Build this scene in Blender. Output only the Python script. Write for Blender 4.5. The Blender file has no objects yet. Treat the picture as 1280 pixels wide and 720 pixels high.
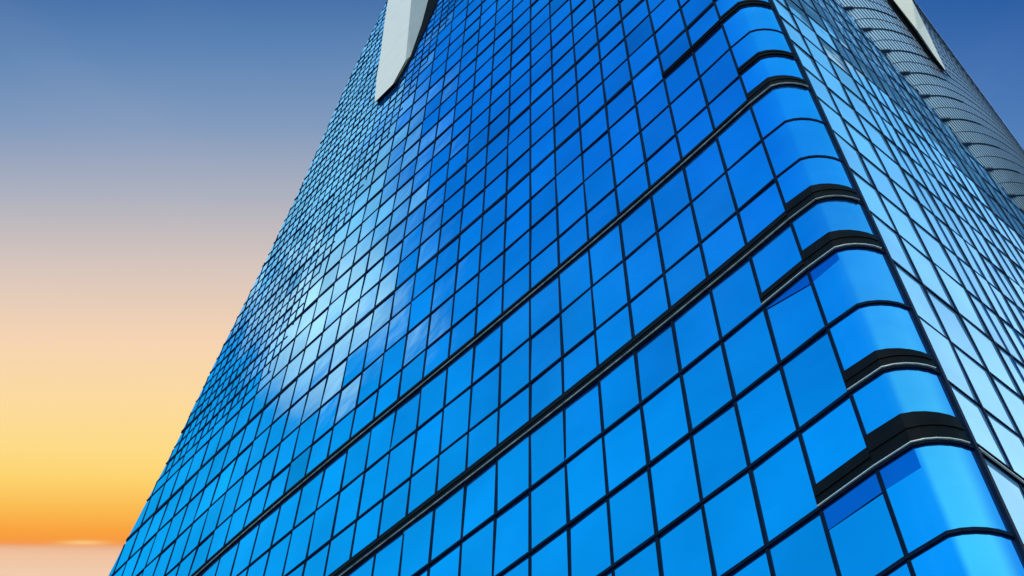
import bpy, bmesh, math, random
from mathutils import Vector, Matrix
random.seed(7)
U = 2.8                      # metres per design unit
EYE = 1.7
sc = bpy.context.scene
COL = sc.collection
def lin(c):
    return tuple(((v/255)/12.92 if v/255 <= .04045 else ((v/255+.055)/1.055)**2.4) for v in c)+(1,)

# ------------------------------------------------------------------ tower geometry (design units)
ANG, MOD, BOW, BOW3, M2 = 0.838147, 0.875215, -0.004155, 0.000125, -0.00302
AX, AY = 4.211171, 10.0
CX, CY, ANG2, MODR = 5.31515, 9.693755, 0.679688, 0.820599
K0, K1 = -12, 44             # first and last storey line
def _left(s):
    b = BOW*s*s + BOW3*s**3; m = MOD*s + M2*s*s
    return (AX - m*math.cos(ANG) + b*math.sin(ANG), AY + m*math.sin(ANG) + b*math.cos(ANG))
def left(s):
    if s <= 21: return _left(s)
    a = _left(20.99); b = _left(21); t = (s-21)*100
    return (b[0]+(b[0]-a[0])*t, b[1]+(b[1]-a[1])*t)
def right(s):
    return (CX + MODR*s*math.cos(ANG2), CY + MODR*s*math.sin(ANG2))
CORNER = [(4.211, 10.0), (4.585, 9.64), (4.72, 9.598), (4.86, 9.582), (5.0, 9.588), (5.13, 9.612), (5.24, 9.652), (CX, CY)]
def _zk(k): return 17.811053 + 1.472048*k - .007218*(k-2)**2 - .00054*(k-2)**3
def Z(k):
    if k < -5: return _zk(-5)+(k+5)*(_zk(-4)-_zk(-5))
    if k > 10: return _zk(10)+(k-10)*(_zk(10)-_zk(9))
    return _zk(k)
EDGE = [(-12, 39.0), (0, 33.0), (6.14, 29.46), (9.11, 27.63), (12.47, 26.26), (15.77, 24.66), (19.97, 22.96), (25.3, 21.41), (31.2, 19.05), (44, 14.3)]
def S(k):                     # how many modules the left face is wide at storey k (the tower tapers)
    for (a, u), (b, v) in zip(EDGE, EDGE[1:]):
        if k <= b: return u+(v-u)*(k-a)/(b-a)
    return EDGE[-1][1]
def P3(xy, z): return Vector((xy[0]*U, xy[1]*U, z*U+EYE))
def nrm(f, s):
    a = f(s-.01); b = f(s+.01); t = Vector((b[0]-a[0], b[1]-a[1])).normalized()
    n = Vector((t.y, -t.x))
    return n if n.y < 0 else -n
def off(f, s, d):
    p = f(s); n = nrm(f, s); return (p[0]+n.x*d, p[1]+n.y*d)

# ------------------------------------------------------------------ materials
def newmat(n):
    m = bpy.data.materials.new(n); m.use_nodes = True
    nt = m.node_tree; nt.nodes.clear()
    return m, nt, nt.nodes, nt.links
def mk_simple(n, col, rough=.5, metal=0., var=.15, scale=3., bump=0., spec=.5):
    m, nt, N, Lk = newmat(n)
    o = N.new('ShaderNodeOutputMaterial'); b = N.new('ShaderNodeBsdfPrincipled'); Lk.new(b.outputs[0], o.inputs[0])
    g = N.new('ShaderNodeNewGeometry'); no = N.new('ShaderNodeTexNoise'); no.inputs['Scale'].default_value = scale; no.inputs['Detail'].default_value = 6
    Lk.new(g.outputs['Position'], no.inputs['Vector'])
    r = N.new('ShaderNodeValToRGB'); r.color_ramp.elements[0].position = .3; r.color_ramp.elements[1].position = .7
    r.color_ramp.elements[0].color = tuple(c*(1-var) for c in col[:3])+(1,); r.color_ramp.elements[1].color = tuple(min(1, c*(1+var)) for c in col[:3])+(1,)
    Lk.new(no.outputs['Fac'], r.inputs[0]); Lk.new(r.outputs[0], b.inputs['Base Color'])
    b.inputs['Specular IOR Level'].default_value = spec; b.inputs['Roughness'].default_value = rough; b.inputs['Metallic'].default_value = metal
    if bump:
        bp = N.new('ShaderNodeBump'); bp.inputs['Strength'].default_value = bump; bp.inputs['Distance'].default_value = .02
        Lk.new(no.outputs['Fac'], bp.inputs['Height']); Lk.new(bp.outputs[0], b.inputs['Normal'])
    return m
def mk_glass(n, c_front, c_graze, diff, mixf=.8, rough=.03, wave=.012, pw=2.5):
    m, nt, N, Lk = newmat(n)
    o = N.new('ShaderNodeOutputMaterial'); mx = N.new('ShaderNodeMixShader'); Lk.new(mx.outputs[0], o.inputs[0])
    d = N.new('ShaderNodeBsdfDiffuse'); gl = N.new('ShaderNodeBsdfAnisotropic'); gl.inputs['Roughness'].default_value = rough
    Lk.new(d.outputs[0], mx.inputs[1]); Lk.new(gl.outputs[0], mx.inputs[2]); mx.inputs[0].default_value = mixf
    g = N.new('ShaderNodeNewGeometry')
    w = N.new('ShaderNodeTexNoise'); w.inputs['Scale'].default_value = .55; w.inputs['Detail'].default_value = 1.5; Lk.new(g.outputs['Position'], w.inputs['Vector'])
    bp = N.new('ShaderNodeBump'); bp.inputs['Strength'].default_value = 1; bp.inputs['Distance'].default_value = wave
    Lk.new(w.outputs['Fac'], bp.inputs['Height']); Lk.new(bp.outputs[0], gl.inputs['Normal'])
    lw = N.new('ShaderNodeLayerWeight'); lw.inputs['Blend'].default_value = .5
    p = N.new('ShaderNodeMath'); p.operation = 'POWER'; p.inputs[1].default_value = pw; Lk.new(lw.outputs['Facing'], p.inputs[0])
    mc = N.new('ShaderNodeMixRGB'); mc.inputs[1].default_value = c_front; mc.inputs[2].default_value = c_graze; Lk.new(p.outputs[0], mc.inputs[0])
    at = N.new('ShaderNodeAttribute'); at.attribute_name = 'shade'
    # broad uneven coating + one value per pane
    n2 = N.new('ShaderNodeTexNoise'); n2.inputs['Scale'].default_value = .16; n2.inputs['Detail'].default_value = 3; Lk.new(g.outputs['Position'], n2.inputs['Vector'])
    n3 = N.new('ShaderNodeMapRange'); n3.inputs[1].default_value = .3; n3.inputs[2].default_value = .7; n3.inputs[3].default_value = .90; n3.inputs[4].default_value = 1.10; Lk.new(n2.outputs['Fac'], n3.inputs[0])
    mu = N.new('ShaderNodeMath'); mu.operation = 'MULTIPLY'; Lk.new(at.outputs['Fac'], mu.inputs[0]); Lk.new(n3.outputs[0], mu.inputs[1])
    for src, dst in ((mc.outputs[0], gl.inputs['Color']), (None, d.inputs['Color'])):
        v = N.new('ShaderNodeMixRGB'); v.blend_type = 'MULTIPLY'; v.inputs[0].default_value = 1
        if src: Lk.new(src, v.inputs[1])
        else: v.inputs[1].default_value = diff
        Lk.new(mu.outputs[0], v.inputs[2]); Lk.new(v.outputs[0], dst)
    return m
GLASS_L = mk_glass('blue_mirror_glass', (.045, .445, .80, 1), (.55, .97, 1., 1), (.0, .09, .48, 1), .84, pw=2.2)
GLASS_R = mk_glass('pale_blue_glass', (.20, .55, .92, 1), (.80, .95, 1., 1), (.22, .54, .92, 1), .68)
FRAME = mk_simple('black_anodised_frame', (.003, .009, .028), .6, 0, .3, 2., 0, .05)
LEDGE = mk_simple('black_band_metal', (.004, .004, .005), .6, 0, .4, 1.2, 0, .06)
TRIM = mk_simple('brushed_steel_trim', (.62, .58, .54), .38, .3, .15, 6.)
DULL = mk_simple('weathered_steel_trim', (.34, .31, .29), .5, .2, .5, 2.)
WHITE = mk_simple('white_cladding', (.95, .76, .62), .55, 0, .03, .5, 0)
WHITE_SHADED = mk_simple('grey_white_return_cladding', (.40, .35, .30), .55, 0, .06, .5, .1)  # white cladding again, with the side face's shade put into a darker colour
SHADOW = mk_simple('dark_reveal', (.008, .007, .007), .8, 0, .4, 2., 0, .03)  # near-black colour standing in for the shadow line beside each fin
SCREEN = mk_glass('grey_screen_panel', (.42, .50, .66, 1), (.22, .40, .74, 1), (.56, .70, .95, 1), .42, .2, .01)
GBAR = mk_simple('blue_black_glazing_bar', (.003, .035, .11), .6, 0, .4, 2., 0, .05)
SLAT = mk_simple('dark_slat_metal', (.03, .048, .085), .45, .2, .4, 2.)
WALL = mk_simple('rear_cladding', (.05, .09, .16), .35, .3, .2, .5)
PAVE = mk_simple('stone_paving', (.26, .24, .22), .8, 0, .2, .8, .2)

# ------------------------------------------------------------------ object helpers
def mesh_obj(name, verts, faces, mat, parent=None, smooth=False, shades=None):
    me = bpy.data.meshes.new(name); me.from_pydata([tuple(v) for v in verts], [], faces); me.materials.append(mat)
    a = me.attributes.new('shade', 'FLOAT', 'FACE')
    if shades is None: shades = [1.]*len(faces)
    a.data.foreach_set('value', shades)
    if smooth: me.polygons.foreach_set('use_smooth', [True]*len(faces))
    me.update()
    o = bpy.data.objects.new(name, me); COL.objects.link(o)
    if parent: o.parent = parent
    return o
def path_normals(pts):
    out = []
    for i in range(len(pts)):
        a = pts[max(0, i-1)]; b = pts[min(len(pts)-1, i+1)]
        if 0 < i < len(pts)-1:
            t1 = Vector((pts[i][0]-a[0], pts[i][1]-a[1])).normalized(); t2 = Vector((b[0]-pts[i][0], b[1]-pts[i][1])).normalized()
            n1 = Vector((t1.y, -t1.x)); n2 = Vector((t2.y, -t2.x)); m = (n1+n2).normalized(); m = m/max(.5, m.dot(n1))
        else:
            t = Vector((b[0]-a[0], b[1]-a[1])).normalized(); m = Vector((t.y, -t.x))
        out.append(m)
    return out
def sweep(pts, o0, o1, z0, z1, V, F):
    """rectangular bar along a plan path that runs from the far left to the far right: outward normal is on the right"""
    b = len(V); ns = path_normals(pts)
    for p, n in zip(pts, ns):
        for o, z in ((o0, z0), (o1, z0), (o1, z1), (o0, z1)):
            V.append(P3((p[0]+n.x*o, p[1]+n.y*o), z))
    m = len(pts)
    for i in range(m-1):
        for j in range(4):
            q = b+i*4+j; r = b+i*4+(j+1) % 4
            F.append((q, q+4, r+4, r))
    F.append((b, b+1, b+2, b+3)); e = b+(m-1)*4; F.append((e+3, e+2, e+1, e))
def lpath(s0, s1):            # left face from module s0 down to s1 (s0 > s1)
    n = max(1, int(math.ceil((s0-s1)/1.0)))
    return [left(s0+(s1-s0)*i/n) for i in range(n+1)]
def rpath(s0, s1):
    return [right(s0+(s1-s0)*i/2) for i in range(3)]

tower = bpy.data.objects.new('skyscraper', None); COL.objects.link(tower)
tower.location = P3((5, 12), 0); tower.location.z = 0
tower['label'] = 'tall blue mirror-glass skyscraper with black gridlines, rounded corner and white blade fins'
tower['category'] = 'skyscraper'
bpy.context.view_layer.update()
INV = Matrix.Translation(-Vector(tower.location))
def part(name, V, F, mat, parent=tower, smooth=False, shades=None):
    return mesh_obj(name, [Vector(v)-Vector(tower.location) for v in V], F, mat, parent, smooth, shades)

# ------------------------------------------------------------------ camera
F_PX, PITCH, ROLL, PPX = 1600.311144, 1.005368, .007131, 16.821414
cp, sp = math.cos(PITCH), math.sin(PITCH); c, s_ = math.cos(ROLL), math.sin(ROLL)
X = Vector((1, 0, 0)); UP = Vector((0, -sp, cp)); FW = Vector((0, cp, sp))
r = c*X+s_*UP; u = c*UP-s_*X
cam = bpy.data.cameras.new('camera'); co = bpy.data.objects.new('camera', cam); COL.objects.link(co); sc.camera = co
co.matrix_world = Matrix(((r.x, u.x, -FW.x, 0), (r.y, u.y, -FW.y, 0), (r.z, u.z, -FW.z, EYE), (0, 0, 0, 1)))
cam.sensor_width = 36; cam.lens = 36*F_PX/1280; cam.shift_x = -PPX/1280; cam.clip_start = .1; cam.clip_end = 20000
def px(v):
    d = v-Vector((0, 0, EYE)); w = d.dot(FW)
    return (640+PPX+F_PX*d.dot(r)/w, 360-F_PX*d.dot(u)/w) if w > .1 else (1e5, 1e5)
def in_area(vs):
    q = [px(v) for v in vs]
    q = [(min(1280, max(0, a)), min(720, max(0, b))) for a, b in q]
    return abs(sum(q[i][0]*q[(i+1) % len(q)][1]-q[(i+1) % len(q)][0]*q[i][1] for i in range(len(q))))/2

# ------------------------------------------------------------------ glass panes
def clip_edge(poly, k):
    a, b = (S(k), 0.), (S(k+1), 1.)
    f = lambda p: (p[0]-a[0])-(b[0]-a[0])*p[1]     # <=0 inside
    out = []
    for i in range(len(poly)):
        p, q = poly[i], poly[(i+1) % len(poly)]; fp, fq = f(p), f(q)
        if fp <= 0: out.append(p)
        if (fp < 0 < fq) or (fq < 0 < fp):
            t = fp/(fp-fq); out.append((p[0]+(q[0]-p[0])*t, p[1]+(q[1]-p[1])*t))
    return out
panes = []                    # (area, verts, faces, material, shade, smooth)
def tilt(vs, n, amt):
    c0 = sum(vs, Vector())/len(vs); t = Vector((-n.y, n.x, 0)); a, b = (max(-1.4, min(1.4, random.gauss(0, 1)))*amt for _ in 'ab')
    return [v+n*((v-c0).dot(t)*a+(v.z-c0.z)*b) for v in vs]
def shade(): return min(1.2, max(.75, random.gauss(1, .045)+(random.choice((-.16, -.12, .1)) if random.random() < .06 else 0)))
def s_bound(k): return min(17.3, max(2.6, 5.62+(12.25-k)*1.05))   # where the slatted screen meets the right face
for k in range(K0, K1):
    for i in range(int(S(k))+1):
        poly = clip_edge([(i, 0), (i+1, 0), (i+1, 1), (i, 1)], k)
        if len(poly) < 3: continue
        n2 = nrm(left, i+.5); n = Vector((n2.x, n2.y, 0))
        vs = tilt([P3(off(left, a, -.008), Z(k)+b*(Z(k+1)-Z(k))) for a, b in poly], n, .0085)
        panes.append([in_area(vs), vs, [tuple(range(len(vs)))], GLASS_L, shade(), False])
    vs = []
    for p in CORNER: vs += [P3(p, Z(k)), P3(p, Z(k+1))]
    panes.append([in_area([vs[0], vs[-2], vs[-1], vs[1]]), vs, [(2*i, 2*i+2, 2*i+3, 2*i+1) for i in range(len(CORNER)-1)], GLASS_L, 1.12*shade(), True])
    for i in range(int(math.ceil(s_bound(k)))):
        n2 = nrm(right, i+.5); n = Vector((n2.x, n2.y, 0))
        vs = tilt([P3(off(right, a, -.008), Z(k+b)) for a, b in ((i, 0), (i+1, 0), (i+1, 1), (i, 1))], n, .0085)
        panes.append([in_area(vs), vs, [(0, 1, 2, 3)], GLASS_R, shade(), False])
panes.sort(key=lambda p: -p[0])
for ar, vs, fs, m, sh, sm in panes[:99]:
    part('window_pane', vs, fs, m, tower, sm, [sh]*len(fs))
V, F, SH, MI, SM = [], [], [], [], []
for ar, vs, fs, m, sh, sm in panes[99:]:
    b = len(V); V += vs
    for f in fs:
        F.append(tuple(b+j for j in f)); SH.append(sh); MI.append(1 if m is GLASS_R else 0); SM.append(sm)
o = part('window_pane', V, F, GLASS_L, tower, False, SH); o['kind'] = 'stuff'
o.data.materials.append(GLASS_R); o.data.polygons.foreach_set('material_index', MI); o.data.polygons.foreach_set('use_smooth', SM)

# ------------------------------------------------------------------ mullions (vertical)
def upright(name, f, s, w, d, k0, k1, mat=None):
    p = Vector(f(s)); n = nrm(f, s); t = Vector((-n.y, n.x)); V, F = [], []
    for z in (Z(k0), Z(k1)):
        for a, b in ((-w/2, -.04), (w/2, -.04), (w/2, d), (-w/2, d)):
            q = p+t*a+n*b; V.append(P3((q.x, q.y), z))
    F = [(0, 1, 2, 3), (7, 6, 5, 4)]+[(j, j+4, (j+1) % 4+4, (j+1) % 4) for j in range(4)]
    return part(name, V, F, mat or (GBAR if name == 'glazing_bar' else FRAME))
def k_at(s):
    lo, hi = K0, K1
    if S(hi) >= s: return hi
    for _ in range(40):
        m = (lo+hi)/2
        if S(m) > s: lo = m
        else: hi = m
    return lo
for i in range(0, 39):
    upright('mullion', left, i, max(.042, .053-.0006*i), .012 if i < 5 else .004, K0, k_at(i))
def fine(k): return max(9., 22.5-(k-5)*.62)       # beyond this module the glazing is divided in two
for i in range(9, 33):
    k0 = max(8.5, 5+(22.5-i-.5)/.62)
    if k0 < k_at(i+.5): upright('glazing_bar', left, i+.5, .042, .004, max(K0, k0), k_at(i+.5))
for k in range(8, K1):
    if fine(k+.5) < S(k+1)-.3:
        V, F = [], []; sweep(lpath(S(k+.5), fine(k+.5)), -.03, .008, Z(k+.5)-.022, Z(k+.5)+.022, V, F); part('glazing_bar', V, F, GBAR)
upright('corner_mullion', right, 0.02, .075, .05, K0, K1)
for i in range(1, 17):
    kk = 12.25-(i-5.62)/1.05
    upright('mullion', right, i, .034, .016, K0, min(K1, kk+.3) if i > 2.6 else K1)
for i in range(3, 14):
    kk = 12.25-(i+.5-5.62)/1.05
    upright('glazing_bar', right, i+.5, .026, .010, K0, min(K1, kk+.3))
# ------------------------------------------------------------------ transoms (one per storey, round the corner)
for k in range(K0, K1+1):
    V, F = [], []
    h = .056 if k < 3 else (.12 if k in (7, 10) else .09 if k == 13 else .085 if k in (16, 20) else .048)
    sweep(lpath(S(k), 0)+CORNER[1:], -.035, .03 if k < 0 else .014, Z(k)-h/2, Z(k)+h/2, V, F)
    sweep(rpath(.03, s_bound(k)), -.035, .010, Z(k)-(.028 if k == -1 else .013), Z(k)+(.028 if k == -1 else .013), V, F)
    part('transom', V, F, FRAME)

# ------------------------------------------------------------------ black storey bands with a steel strip along the foot
def band(paths, k, trim=True):
    """paths: (plan path, height at its start, height at its end)"""
    V, F, V2, F2 = [], [], [], []
    for pts, h0, h1 in paths:
        b0 = len(V); sweep(pts, -.03, .045, Z(k)+.027, Z(k)+.03, V, F)
        n = len(pts)
        for i in range(n):
            h = 1.3*(h0+(h1-h0)*i/(n-1))
            for j in (2, 3): V[b0+i*4+j].z = (Z(k)+.027+h)*U+EYE
        b0 = len(V); sweep(pts, .046, .06, Z(k)+.027+h0*.55, Z(k)+.027+h0*.62, V, F)
        if trim: sweep(pts, .033, .056, Z(k)+.010, Z(k)+.0265, V2, F2)
    o = part('storey_band', V, F, LEDGE)
    if trim: part('trim_strip', V2, F2, DULL if k in (0, 3) else TRIM, o)
    return o
CO = CORNER
for k, d, dc in ((-12, .3, .3), (-9, .3, .3), (-6, .3, .4), (0, .22, .36), (3, .155, .32)):
    band([(lpath(S(k)-.2, 0), d, d), (CO[:-1], dc, dc*.75)], k, trim=k < 4)
band([(CO[:-1], .2, .15)], 7, trim=False)
band([([left(1), left(0)], .27, .27), (CO[:-1], .42, .36)], -4)
band([(CO[:-1], .29, .22)], -3)
band([([left(1), left(0)], .20, .20), (CO[:-1], .36, .28)], -1)
band([(CO[:-1], .17, .13)], 4, trim=False)
band([([left(2), left(1), left(0)], .13, .13), (CO[:-1], .2, .16)], 6, trim=False)
for k in (-10, -7, -4):
    h = .09 if k == -4 else .03
    band([(rpath(.05, s_bound(k)), h, h)], k, trim=k == -4)
# deep blue strips laid over the glass just below two of the bands
DEEP_BLUE = mk_glass('deep_blue_glass', (.0, .21, .60, 1), (.1, .4, .7, 1), (.005, .08, .38, 1), .75)
def blue_strip(pts, k, h0, h1, drop=.03):
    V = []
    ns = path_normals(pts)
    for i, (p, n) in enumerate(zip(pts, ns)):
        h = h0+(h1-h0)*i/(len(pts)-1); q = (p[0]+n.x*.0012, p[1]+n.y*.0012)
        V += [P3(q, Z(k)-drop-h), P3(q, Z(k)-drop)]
    part('window_blind', V, [(2*i, 2*i+2, 2*i+3, 2*i+1) for i in range(len(pts)-1)], DEEP_BLUE)
blue_strip([left(.97), left(.02)], -4, .36, .36)
blue_strip([CO[0], CO[1]], -4, .36, .36)
blue_strip([CO[0], CO[1]], -1, .30, .22)
blue_strip([left(.97), left(.02)], -1, .06, .30)

# ------------------------------------------------------------------ slatted grey screen bulging from the right face
Q = Vector((14.47, 16.5)); RAY = Vector((.877, 1)).normalized(); H = Vector((.951, -.31))
def bulge(k):
    P = Vector(right(s_bound(k)))
    det = H.x*RAY.y-H.y*RAY.x
    w = Q-P; a = (w.x*RAY.y-w.y*RAY.x)/det
    B = P+H*max(.25, a)
    return P, B
def bz(k, t):
    P, B = bulge(k); v = P*(1-t)**2+B*2*t*(1-t)+Q*t*t
    return (v.x, v.y)
NB = 14
kk = 2.0; bands = []
while kk < K1-.6: bands.append(kk); kk += .6
END = Vector(right(17.3))
for ka in bands:
    kb = ka+.6; V, F, SHD = [], [], []
    for t in range(NB+1):
        V += [P3(bz(ka, t/NB), Z(ka)), P3(bz(kb, t/NB), Z(kb))]
    V += [P3(END, Z(ka)), P3(END, Z(kb))]
    base = shade()
    for t in range(NB+1): F.append((2*t, 2*t+2, 2*t+3, 2*t+1)); SHD.append(base)
    scr = part('screen_panel', V, F, SCREEN, tower, False, SHD)
    V, F = [], []
    NS = 42
    for j in range(NS):                       # upright slats
        t = (j+.5)/NS
        ra, rb = Vector(bz(ka, t)), Vector(bz(kb, t)); tg = (Vector(bz(ka, min(1, t+.02)))-Vector(bz(ka, t-.014))).normalized(); n = Vector((tg.y, -tg.x))
        b = len(V)
        for q, z in ((ra, Z(ka)), (rb, Z(kb))):
            for x_, y_ in ((-.014, 0), (.014, 0), (.014, .008), (-.014, .008)):
                V.append(P3((q.x+tg.x*x_+n.x*y_, q.y+tg.y*x_+n.y*y_), z))
        for m in range(4): F.append((b+m, b+4+m, b+4+(m+1) % 4, b+(m+1) % 4))
    part('slat', V, F, SLAT, scr)
    V, F = [], []
    sweep([bz(ka, t/NB) for t in range(6)], -.02, .03, Z(ka)-.014, Z(ka)+.014, V, F); sweep([bz(ka, t/NB) for t in range(5, NB+1)], -.02, .012, Z(ka)-.005, Z(ka)+.005, V, F)
    km = ka+.3; sweep([bz(km, t/NB) for t in range(NB+1)], -.02, .014, Z(km)-.006, Z(km)+.006, V, F)
    p0 = bz(ka, 0); sweep([(p0[0]-.1, p0[1]-.02), bz(ka, .06)], -.03, .06, Z(ka)-.032, Z(ka)+.032, V, F)
    part('shelf', V, F, SLAT, scr)

# ------------------------------------------------------------------ white blade fins
def ribbon(a, b):            # quads between two polylines of equal length
    n = len(a); return a+b, [(i, i+1, n+i+1, n+i) for i in range(n-1)]
FINS = __import__('json').loads('''[{"outer": [[-6.8602, 21.1601, 62.3444], [-6.5513, 20.8368, 57.9817], [-6.3546, 20.6323, 54.1343], [-6.1179, 20.3876, 50.4531], [-5.9876, 20.2535, 47.6059], [-5.761, 20.0212, 44.619]], "fold": [[-5.3086, 19.5606, 57.6539], [-5.0641, 19.3131, 53.7628], [-4.8613, 19.1087, 50.0662], [-4.6424, 18.8886, 45.9587], [-5.022, 19.2707, 44.5516], [-5.6863, 19.9449, 44.523]], "oroot": [[-6.7636, 21.2327, 62.5608], [-6.4644, 20.9195, 58.2142], [-6.2761, 20.7238, 54.3763], [-6.0471, 20.4869, 50.7008], [-5.9227, 20.3589, 47.8554], [-5.7019, 20.1324, 44.8684]], "iroot": [[-3.9753, 18.3484, 54.1029], [-4.1581, 18.5309, 51.5997], [-4.2447, 18.6175, 49.0541], [-4.4834, 18.8566, 46.2822], [-4.9542, 19.3301, 44.7655], [-5.6953, 20.0828, 44.8312]], "gap": [[-3.2544, 17.6339, 52.0082], [-3.6566, 18.0337, 50.2233], [-3.9592, 18.3352, 48.3147], [-4.4193, 18.7952, 45.8933], [-4.9058, 19.2841, 44.5848], [-5.6434, 20.0326, 44.6464]]}, {"outer": [[11.0339, 12.6403, 37.0064], [11.0396, 12.6462, 35.5115], [11.2939, 13.1269, 34.7545], [11.306, 13.3448, 33.3798], [11.3322, 13.5095, 32.4773]], "fold": [[10.3626, 12.3803, 36.2357], [10.4553, 12.5819, 35.3202], [10.8457, 12.9512, 33.9157], [11.1204, 13.3027, 33.0412], [11.3014, 13.4987, 32.4511]], "oroot": [[12.3839, 14.2399, 41.6085], [12.4045, 14.2611, 39.9706], [11.7076, 13.6551, 36.0869], [11.5008, 13.6201, 34.0086], [11.4738, 13.7229, 32.9337]], "iroot": [[10.4418, 12.5314, 36.677], [10.5049, 12.6975, 35.6435], [10.9275, 13.1404, 34.2868], [11.1752, 13.4316, 33.2448], [11.4103, 13.647, 32.7516]], "gap": [[10.2167, 12.4304, 36.3781], [10.3014, 12.6185, 35.4189], [10.774, 13.1013, 34.0605], [11.0707, 13.4223, 33.1053], [11.6125, 13.8297, 32.4152]]}]''')
pp = lambda L_: [P3((x, y), z) for x, y, z in L_]
for fin in FINS:
    outer, fold, oroot, iroot, shadow_edge = (pp(fin[q]) for q in ('outer', 'fold', 'oroot', 'iroot', 'gap'))
    dz_ = min(9*U, Z(K1)*U+EYE-max(q[0].z for q in (outer, fold, oroot, iroot, shadow_edge)))      # run the blade on upwards
    for q in (outer, fold, oroot, iroot, shadow_edge):
        e = q[0]-q[1]; q.insert(0, q[0]+e*(dz_/max(e.z, .5)))
    V, F = ribbon(outer, fold); V2, F2 = ribbon(oroot, outer)
    F += [tuple(len(V)+j for j in f) for f in F2]; V = V+V2
    o = part('blade_fin', V, F, WHITE)
    V, F = ribbon(fold, iroot); part('side_panel', V, F, WHITE_SHADED, o)
    V, F = ribbon(iroot, shadow_edge); part('shadow_gap', V, F, SHADOW, o)  # flat strip, no recess: the fin's shadow line is painted on

# ------------------------------------------------------------------ rear wall and roof
V, F = [], []
for k in range(K0, K1+1):
    e = left(S(k)); V += [P3((e[0]+.02, e[1]+.01), Z(k)), P3((-5, 40), Z(k)), P3(right(17.3), Z(k))]
for i in range(K1-K0):
    F += [(3*i, 3*i+3, 3*i+4, 3*i+1), (3*i+1, 3*i+4, 3*i+5, 3*i+2)]
part('rear_wall', V, F, WALL)
top = [left(S(K1)*(1-i/8)) for i in range(9)]+CORNER[1:]+[right(17.3), (-5, 40)]
part('roof', [P3(p, Z(K1)) for p in top], [tuple(range(len(top)))], WALL)

# ------------------------------------------------------------------ ground
g = mesh_obj('ground', [(-6000, -6000, 0), (6000, -6000, 0), (6000, 6000, 0), (-6000, 6000, 0)], [(0, 1, 2, 3)], PAVE); g['kind'] = 'structure'

# ------------------------------------------------------------------ sky
w = bpy.data.worlds.new('World'); sc.world = w; w.use_nodes = True
nt = w.node_tree; N = nt.nodes; Lk = nt.links; N.clear()
out = N.new('ShaderNodeOutputWorld'); bg = N.new('ShaderNodeBackground'); Lk.new(bg.outputs[0], out.inputs[0])
tc = N.new('ShaderNodeTexCoord'); sx = N.new('ShaderNodeSeparateXYZ'); Lk.new(tc.outputs['Generated'], sx.inputs[0])
def val(x): return x
def math_(op, a, b=None, cl=False):
    m = N.new('ShaderNodeMath'); m.operation = op; m.use_clamp = cl
    for i, q in enumerate((a, b)):
        if q is None: continue
        if isinstance(q, (int, float)): m.inputs[i].default_value = q
        else: Lk.new(q, m.inputs[i])
    return m.outputs[0]
def smooth(v, a, b):
    m = N.new('ShaderNodeMapRange'); m.interpolation_type = 'SMOOTHSTEP'; m.inputs[1].default_value = a; m.inputs[2].default_value = b; Lk.new(v, m.inputs[0]); return m.outputs[0]
def mix(f, a, b):
    m = N.new('ShaderNodeMixRGB')
    for i, q in ((0, f), (1, a), (2, b)):
        if isinstance(q, (int, float)): m.inputs[i].default_value = q
        elif isinstance(q, tuple): m.inputs[i].default_value = q
        else: Lk.new(q, m.inputs[i])
    return m.outputs[0]
dx, dy, dz = sx.outputs
el = math_('ARCTAN2', dz, dy)                       # climb of the sunset sky, straight ahead (+Y)
E0, E1 = math.radians(38), math.radians(76)
ef = math_('DIVIDE', math_('SUBTRACT', el, E0), E1-E0, True)
def ramp(stops):
    n = N.new('ShaderNodeValToRGB'); cr = n.color_ramp
    st = sorted(((57.6-math.degrees(math.atan((y-360)/1600))-38)/38, cc) for y, cc in stops)
    while len(cr.elements) < len(st): cr.elements.new(.5)
    for e, (p, cc) in zip(cr.elements, st): e.position = max(0, min(1, p)); e.color = lin(cc)
    Lk.new(ef, n.inputs[0]); return n.outputs[0]
warm = ramp([(760, (242, 205, 178)), (720, (241, 204, 172)), (694, (240, 192, 158)), (687, (232, 176, 136)), (683, (246, 152, 68)), (668, (250, 163, 62)), (640, (251, 187, 82)), (600, (253, 212, 112)), (560, (253, 219, 136)), (500, (252, 218, 160)), (430, (246, 212, 178)), (340, (216, 198, 189)), (250, (174, 178, 191)), (160, (130, 155, 190)), (70, (95, 134, 182)), (0, (71, 114, 170)), (-90, (45, 88, 150))])
cool = ramp([(720, (232, 205, 180)), (500, (190, 195, 205)), (300, (110, 150, 205)), (180, (84, 130, 188)), (90, (66, 114, 178)), (0, (46, 96, 165)), (-90, (40, 86, 155))])
front = mix(smooth(dx, .02, .30), warm, cool)
# low glow of the setting sun
az = math_('DIVIDE', dx, math_('MAXIMUM', dy, .05))
SUN_AZ = -0.4869; SUN_EL = math.radians(57.6-math.degrees(math.atan((682-360)/1600)))
gx = math_('POWER', math_('DIVIDE', math_('SUBTRACT', az, SUN_AZ), .024), 2.); ge = math_('POWER', math_('DIVIDE', math_('SUBTRACT', el, SUN_EL), .0017), 2.)
gx.node.inputs[0].default_value = 0
glow = math_('POWER', 2.718, math_('MULTIPLY', math_('ADD', gx, ge), -1.))
front = mix(math_('MULTIPLY', glow, .5), front, lin((255, 232, 160)))
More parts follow.
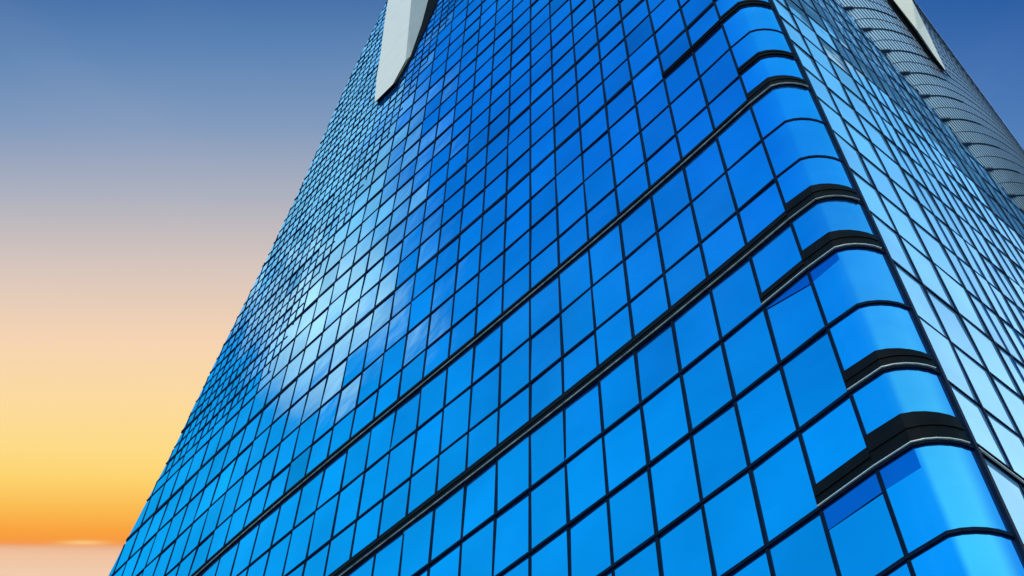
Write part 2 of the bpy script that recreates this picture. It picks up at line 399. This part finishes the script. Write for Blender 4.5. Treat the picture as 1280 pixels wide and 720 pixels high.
# unseen blue sky overhead, aside and behind, shaped to feed the glass reflections
no = N.new('ShaderNodeTexNoise'); no.inputs['Scale'].default_value = 3.2; no.inputs['Detail'].default_value = 6; no.inputs['Roughness'].default_value = .55
mp = N.new('ShaderNodeMapping'); mp.inputs['Location'].default_value = (3.1, .4, 1.7); Lk.new(tc.outputs['Generated'], mp.inputs[0]); Lk.new(mp.outputs[0], no.inputs['Vector'])
cl = smooth(no.outputs['Fac'], .42, .80)
b_left = mix(smooth(dz, .70, .95), (.0, .56, 1.04, 1), (.0, .20, .76, 1))
pale = math_('MULTIPLY', smooth(dy, .055, .15), smooth(dz, .79, .86))
b_left = mix(math_('MULTIPLY', pale, .8), b_left, (.72, 1.0, 1.15, 1))
b_back = mix(smooth(dz, .66, .90), (.55, 1.12, 1.12, 1), (.02, .40, .92, 1))
b_right = mix(smooth(dz, .68, .90), (1.05, 1.28, 1.36, 1), (.18, .62, 1.04, 1))
blue = mix(smooth(dx, -.45, -.1), b_left, b_back)
blue = mix(smooth(dx, .45, .75), blue, (.05, .45, .98, 1))
blue = mix(math_('MULTIPLY', smooth(dx, .2, .4), smooth(dy, -.12, .08)), blue, b_right)
blue = mix(math_('MULTIPLY', cl, .05), blue, (1.0, 1.02, 1.04, 1))
def blob(dirv, r0, r1, amt, base, colr):
    dp = N.new('ShaderNodeVectorMath'); dp.operation = 'DOT_PRODUCT'; dp.inputs[1].default_value = dirv; Lk.new(tc.outputs['Generated'], dp.inputs[0])
    wob = math_('ADD', dp.outputs['Value'], math_('MULTIPLY', math_('SUBTRACT', no.outputs['Fac'], .5), .018))
    return mix(math_('MULTIPLY', smooth(wob, math.cos(r1), math.cos(r0)), amt), base, colr)
blue = blob((-0.543, 0.1618, 0.824), .0, .10, .95, blue, (1.6, 1.3, 1.2, 1))  # bright blob out of view, placed for the left glass to mirror
fac = math_('MAXIMUM', smooth(math_('ABSOLUTE', az), 1.2, 1.55), smooth(dy, .31, .16))
hz = N.new('ShaderNodeTexNoise'); hz.inputs['Scale'].default_value = 5; hz.inputs['Detail'].default_value = 5
hm = N.new('ShaderNodeMapping'); hm.inputs['Scale'].default_value = (.7, .7, 5.); Lk.new(tc.outputs['Generated'], hm.inputs[0]); Lk.new(hm.outputs[0], hz.inputs['Vector'])
front = mix(math_('MULTIPLY', smooth(hz.outputs['Fac'], .45, .75), .02), front, (.95, .85, .74, 1))
sky = mix(fac, front, blue)
# physical sky for the soft daylight, low sun
ns = N.new('ShaderNodeTexSky'); ns.sky_type = 'NISHITA'; ns.sun_disc = False
SE, SR = math.radians(26), math.radians(200)
ns.sun_elevation = SE; ns.sun_rotation = SR
nsk = mix(1., (0, 0, 0, 1), ns.outputs[0])
mm = N.new('ShaderNodeMixRGB'); mm.blend_type = 'ADD'; Lk.new(math_('MULTIPLY', fac, .008), mm.inputs[0]); Lk.new(sky, mm.inputs[1]); Lk.new(nsk, mm.inputs[2])
Lk.new(mm.outputs[0], bg.inputs[0]); bg.inputs[1].default_value = 1.0

sun = bpy.data.lights.new('sun', 'SUN'); so = bpy.data.objects.new('sun', sun); COL.objects.link(so)
sun.energy = 1.6; sun.angle = math.radians(.6); sun.color = (1, .95, .88)
sd = Vector((math.sin(SR)*math.cos(SE), math.cos(SR)*math.cos(SE), math.sin(SE)))
so.rotation_euler = sd.to_track_quat('Z', 'Y').to_euler()

sc.view_settings.view_transform = 'Standard'; sc.view_settings.look = 'None'; sc.view_settings.exposure = 0; sc.view_settings.gamma = 1
sc.cycles.max_bounces = 6; sc.cycles.glossy_bounces = 4
